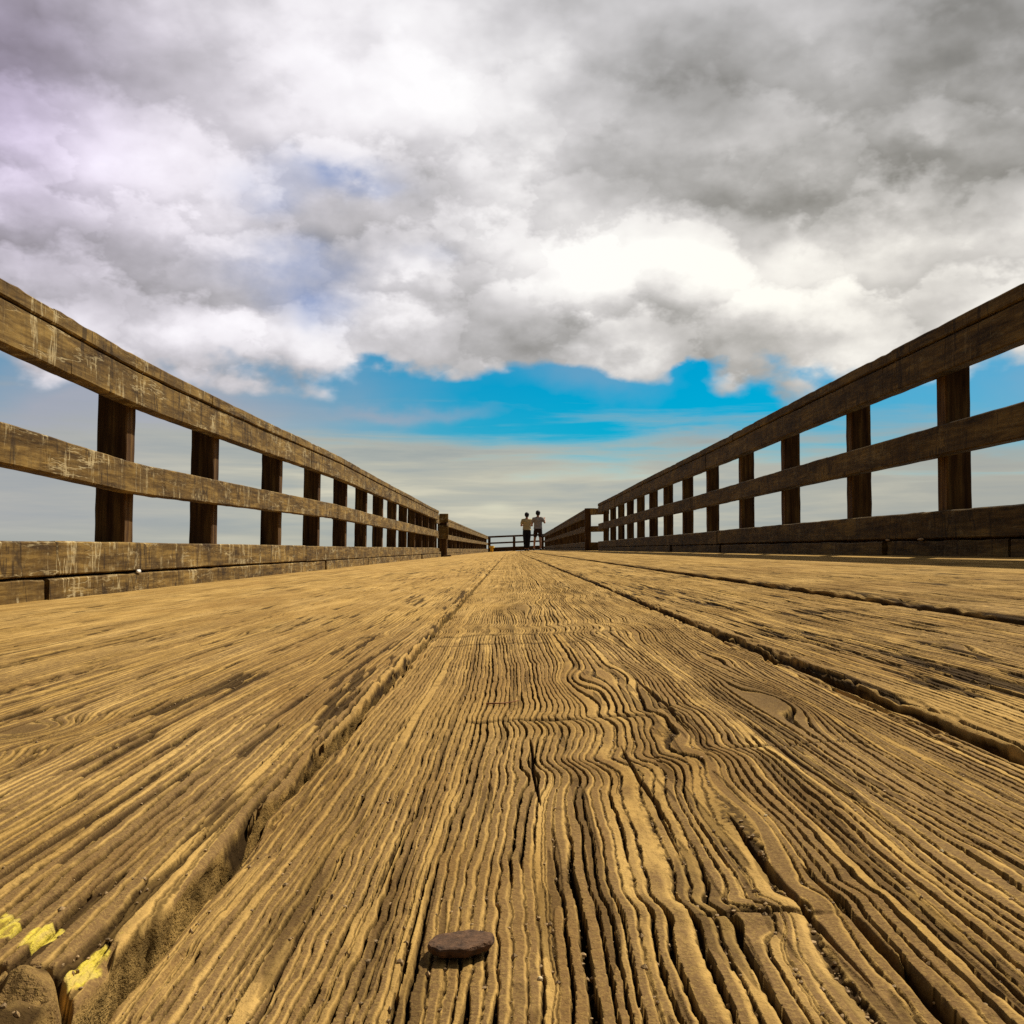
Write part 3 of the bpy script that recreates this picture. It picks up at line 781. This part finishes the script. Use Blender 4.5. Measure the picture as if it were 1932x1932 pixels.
def twig():
    y = CAM_H * 1932 / 290; x = -.006
    _, zt = deck_z(DC, x, y)
    bm = bmesh.new(); prev = None
    pts = [(-.011, -.002, .0010), (-.006, -.004, .0016), (0, -.003, .0016), (.006, -.001, .0018), (.012, .003, .0028)]
    rings = []
    for k, p in enumerate(pts):
        r = .0007 * (1 - .12 * k)
        rings.append([bm.verts.new((p[0], p[1] + r * cos(a), p[2] + r * sin(a))) for a in [i * pi / 3 for i in range(6)]])
    for a, b in zip(rings, rings[1:]):
        for i in range(6): bm.faces.new((a[i], a[(i + 1) % 6], b[(i + 1) % 6], b[i]))
    bm.faces.new(rings[0]); bm.faces.new(rings[-1])
    bmesh.ops.recalc_face_normals(bm, faces=bm.faces)
    o = link('twig', bm_mesh('twig', bm, True), M_TWIG)
    o.location = (x, y, zt - .0008)
    tag(o, 'tiny reddish brown twig lying across the grain of the centre plank', 'twig')
twig()

def pebble(label, loc, s, seed, mat=None):
    bm = bmesh.new(); bmesh.ops.create_icosphere(bm, subdivisions=3, radius=1)
    rr = random.Random(seed); ph = [rr.uniform(0, 6) for _ in range(4)]
    for v in bm.verts:
        c = v.co; k = 1 + .12 * sin(3 * c.x + ph[0]) + .1 * sin(4 * c.y + ph[1]) + .08 * sin(5 * c.z + ph[2])
        v.co = Vector((c.x * s[0], c.y * s[1], c.z * s[2])) * k
    o = link('pebble', bm_mesh('pebble', bm, True), mat or M_PEB); o.location = loc
    tag(o, label, 'pebble')
zl = SLOPE * XL + .006
pebble('white pebble on the ledge of the left kerb', (XL + .008, 4.28, zl + .079), (.008, .018, .007), 1)
pebble('pale elongated stone on the left kerb ledge at the picture edge', (XL + .008, 3.05, zl + .077), (.008, .05, .005), 2)
zr = SLOPE * XR - .003
pebble('light brown lump on the right kerb ledge below the joint', (XR - .006, 4.55, zr + .078), (.008, .03, .006), 3, M_SAND)
pebble('smaller light brown lump on the right kerb ledge, farther along', (XR - .006, 4.95, zr + .078), (.007, .025, .005), 4, M_SAND)

def grit():
    rng = np.random.RandomState(5)
    bm = bmesh.new()
    base = bmesh.new(); bmesh.ops.create_icosphere(base, subdivisions=1, radius=1)
    bv = [v.co.copy() for v in base.verts]; bf = [[v.index for v in f.verts] for f in base.faces]; base.free()
    n = 0
    verts = []; faces = []
    for dat, cnt in ((DC, 4200), (DL, 1800), (DR1, 900)):
        X, Y, Z, D = dat
        sel = np.argwhere((Y < 1.6) & (Y > .2) & (D > .42))
        sel = sel[(sel[:, 1] > 12) & (sel[:, 1] < X.shape[1] - 12)]
        pick = sel[rng.randint(0, len(sel), cnt)]
        for r, c in pick:
            s = abs(rng.normal(.00032, .0002)) + .00018
            e = rng.uniform(.6, 1.4, 3) * s
            th = rng.uniform(0, 6.28); ct, st_ = cos(th), sin(th)
            o = Vector((X[r, c] + rng.normal(0, .0003), Y[r, c], Z[r, c] + s * .5))
            for v in bv:
                k = rng.uniform(.75, 1.25)
                a, b, cc = v.x * e[0] * k, v.y * e[1] * k, v.z * e[2] * k
                verts.append((o.x + a * ct - b * st_, o.y + a * st_ + b * ct, o.z + cc))
            faces += [[i + n for i in f] for f in bf]; n += len(bv)
    me = bpy.data.meshes.new('grit'); me.from_pydata(verts, [], faces)
    o = link('grit', me, M_GRIT)
    tag(o, 'sand grains and wood crumbs caught in the cracks of the planks', 'grit', kind='stuff')
grit()
# a few bigger pale grains
def grains():
    rng = random.Random(8)
    for k, (px_, py_) in enumerate(((1018, 1838), (1440, 1560), (1768, 1638), (1972 * .8, 1420))):
        dyp = py_ - 1036; y = CAM_H * 1932 / dyp; x = (px_ - 963) / 1932 * y
        z, zt = deck_z(DC, x, y)
        bm = bmesh.new(); bmesh.ops.create_icosphere(bm, subdivisions=2, radius=.0007)
        for v in bm.verts: v.co *= rng.uniform(.8, 1.2)
        o = link('sand_grain', bm_mesh('sand_grain', bm, False), M_GRAIN); o.location = (x, y, (z + zt) / 2)
        lab = ['pale sand grain beside the nail', 'pale sand grain by the crooked crack in the centre plank', 'pale sand grain on the right side of the centre plank',
               'farthest of the pale sand grains on the centre plank'][k]
        tag(o, lab, 'sand grain', 'pale sand grains on the centre plank')
grains()

# ------------------------------------------------------------------ people
def skin_mesh(name, V_, E_, Rr, levels=2):
    me = bpy.data.meshes.new(name); me.from_pydata(V_, E_, [])
    o = bpy.data.objects.new(name + '_tmp', me); col.objects.link(o)
    md = o.modifiers.new('s', 'SKIN'); md.use_smooth_shade = True
    for i, r in enumerate(Rr):
        sv = me.skin_vertices[0].data[i]; sv.radius = (r, r) if not isinstance(r, tuple) else r; sv.use_root = (i == 0)
    ms = o.modifiers.new('d', 'SUBSURF'); ms.levels = levels; ms.render_levels = levels
    bpy.context.view_layer.update()
    dg = bpy.context.evaluated_depsgraph_get()
    res = bpy.data.meshes.new_from_object(o.evaluated_get(dg))
    bpy.data.objects.remove(o); res.name = name
    res.polygons.foreach_set('use_smooth', np.full(len(res.polygons), True))
    return res

def person(label, loc, h, rot, mats, pose):
    root = thing('person', label, 'person', loc, 'people standing on the walkway', (0, 0, rot))
    k = h / 1.75
    V_, E_, Rr = [], [], []
    def add(p, r, par=None):
        V_.append(tuple(c * k for c in p)); Rr.append(tuple(c * k for c in r) if isinstance(r, tuple) else r * k)
        if par is not None: E_.append((par, len(V_) - 1))
        return len(V_) - 1
    pel = add((0, 0, .95), (.15, .10))
    wai = add((0, 0, 1.10), (.125, .09), pel); che = add((0, .01, 1.30), (.155, .105), wai)
    sho = add((0, 0, 1.43), (.11, .075), che); nek = add((0, 0, 1.50), .052, sho)
    h1 = add((0, .01, 1.57), (.062, .070), nek); h2 = add((0, .015, 1.65), (.078, .092), h1); h3 = add((0, .01, 1.715), (.055, .065), h2)
    for s in (-1, 1):
        a = pose['arm_l' if s < 0 else 'arm_r']; l = pose['leg_l' if s < 0 else 'leg_r']
        sh = add((s * .185, 0, 1.41), .052, sho)
        el_ = add(a[0], .040, sh); wr = add(a[1], .027, el_)
        d = (Vector(a[1]) - Vector(a[0])).normalized()
        pm = Vector(a[1]) + d * .06
        pa = add(tuple(pm), (.034, .018), wr)
        side = d.cross(Vector((0, 0, 1))).normalized() if abs(d.z) < .9 else Vector((0, 1, 0))
        for q, ln in ((-.027, .062), (-.009, .075), (.009, .080), (.027, .068)):
            f0 = add(tuple(pm + d * .035 + side * q), .0095, pa)
            f1 = add(tuple(pm + d * (.035 + ln * .55) + side * q + Vector((0, 0, -.006))), .0085, f0)
            add(tuple(pm + d * (.035 + ln) + side * q * .9 + Vector((0, 0, -.022))), .007, f1)
        t0 = add(tuple(pm - d * .02 + side * -.04), .010, pa); add(tuple(pm + d * .015 + side * -.058), .008, t0)
        hp = add((s * .095, 0, .90), .088, pel)
        kn = add(l[0], .056, hp); cf = add(((l[0][0] + l[1][0]) / 2, (l[0][1] + l[1][1]) / 2 - .01, .34), .052, kn)
        an = add(l[1], .036, cf)
        ft = add((l[1][0] + s * .01, l[1][1] + .06, .045), (.042, .03), an); add((l[1][0] + s * .02, l[1][1] + .15, .032), (.038, .022), ft)
    link('body', skin_mesh('body', V_, E_, Rr), mats['skin'], root)
    # shirt
    V2, E2, R2 = [], [], []
    def add2(p, r, par=None):
        V2.append(tuple(c * k for c in p)); R2.append(tuple(c * k for c in r) if isinstance(r, tuple) else r * k)
        if par is not None: E2.append((par, len(V2) - 1))
        return len(V2) - 1
    a0 = add2((0, 0, 1.12), (.195, .14)); a1 = add2((0, .01, 1.30), (.215, .15), a0); a2 = add2((0, 0, 1.43), (.15, .10), a1)
    add2((0, 0, .96), (.20, .15), a0); add2((0, 0, 1.475), (.062, .06), a2)
    for s in (-1, 1):
        a = pose['arm_l' if s < 0 else 'arm_r']; S0 = Vector((s * .185, 0, 1.41)); Ev = Vector(a[0])
        b0 = add2(tuple(S0), .085, a2); b1 = add2(tuple(S0.lerp(Ev, .5)), .078, b0); add2(tuple(S0.lerp(Ev, pose.get('sleeve', .8))), .074, b1)
    link('shirt', skin_mesh('shirt', V2, E2, R2), mats['shirt'], root)
    # trousers or shorts
    V2, E2, R2 = [], [], []
    t0 = add2((0, 0, .97), (.160, .118)); add2((0, 0, 1.04), (.150, .112), t0)
    for s in (-1, 1):
        l = pose['leg_l' if s < 0 else 'leg_r']
        H_ = Vector((s * .095, 0, .88)); K = Vector(l[0]); A_ = Vector(l[1])
        c0 = add2(tuple(H_), .125, t0)
        if pose['long']:
            c1 = add2(tuple(K), .098, c0); c2 = add2(tuple(K.lerp(A_, .5)), .090, c1); add2(tuple(K.lerp(A_, .93)), .084, c2)
        else:
            c1 = add2(tuple(H_.lerp(K, .5)), .098, c0); add2(tuple(H_.lerp(K, .82)), .092, c1)
    link('trousers' if pose['long'] else 'shorts', skin_mesh('legwear', V2, E2, R2), mats['pants'], root)
    bm = bmesh.new(); bmesh.ops.create_uvsphere(bm, u_segments=24, v_segments=16, radius=1)
    for v in bm.verts:
        c = v.co.copy()
        f = 1 + .05 * sin(9 * c.x) * sin(8 * c.z)
        y = c.y * .118 * f - .012
        if c.y > .45 and c.z < .35: y = .045
        v.co = Vector((c.x * .104 * f, y + .01, 1.665 + c.z * (.115 if c.z > 0 else .135)* f)) * k
    link('hair', bm_mesh('hair', bm, True), mats['hair'], root)
    # eyes and nose on the far side of the head
    bm = bmesh.new()
    for s in (-1, 1): bmesh.ops.create_icosphere(bm, subdivisions=2, radius=.012 * k, matrix=Matrix.Translation((s * .032 * k, .102 * k, 1.64 * k)))
    link('eyes', bm_mesh('eyes', bm, True), mats['hair'], root)
    bm = bmesh.new()
    bmesh.ops.create_cone(bm, cap_ends=True, segments=10, radius1=.018 * k, radius2=.008 * k, depth=.035 * k, matrix=Matrix.Translation((0, .115 * k, 1.615 * k)))
    link('nose', bm_mesh('nose', bm, True), mats['skin'], root)
    for s in (-1, 1):
        l = pose['leg_l' if s < 0 else 'leg_r']
        bm = bmesh.new(); bmesh.ops.create_uvsphere(bm, u_segments=16, v_segments=10, radius=1)
        for v in bm.verts:
            c = v.co; v.co = Vector((l[1][0] + s * .012 + c.x * .052, l[1][1] + .055 + c.y * .145, max(.0, .045 + c.z * (.055 if c.y < .2 else .045)))) * k
        link('shoe', bm_mesh('shoe', bm, True), mats['shoe'], root)
    return root

sk = plain('skin', (.42, .22, .13), .6, .08, 9)
hair = plain('dark_hair', (.014, .009, .008), .6, .3, 60)
person('person in tan top and long black trousers, left of the pair on the walkway', (.715, 44.5, SLOPE * .715 + .004), 1.66, 0,
       dict(skin=sk, shirt=plain('tan_cloth', (.50, .40, .20), .9, .25, 8), pants=plain('black_cloth', (.010, .011, .016), .9, .2, 20), hair=hair, shoe=plain('black_shoe', (.012, .012, .012), .6)),
       dict(arm_l=((-.27, -.02, 1.14), (-.12, .22, 1.22)), arm_r=((.25, .0, 1.14), (.10, .22, 1.20)),
            leg_l=((-.075, .02, .50), (-.055, -.01, .09)), leg_r=((.07, .02, .50), (.05, .0, .09)), long=True, sleeve=.75))
person('person in pale brown shirt and dark shorts, right of the pair on the walkway', (1.185, 44.0, SLOPE * 1.215 + .004), 1.70, 0,
       dict(skin=sk, shirt=plain('fawn_cloth', (.34, .29, .25), .9, .3, 8), pants=plain('dark_short_cloth', (.035, .018, .014), .9, .3, 20), hair=hair, shoe=plain('dark_shoe', (.02, .02, .02), .6)),
       dict(arm_l=((-.27, .04, 1.15), (-.24, .26, 1.22)), arm_r=((.31, -.02, 1.20), (.30, .16, 1.38)),
            leg_l=((-.14, .08, .50), (-.17, .10, .09)), leg_r=((.10, .0, .49), (.11, -.06, .09)), long=False, sleeve=.7))
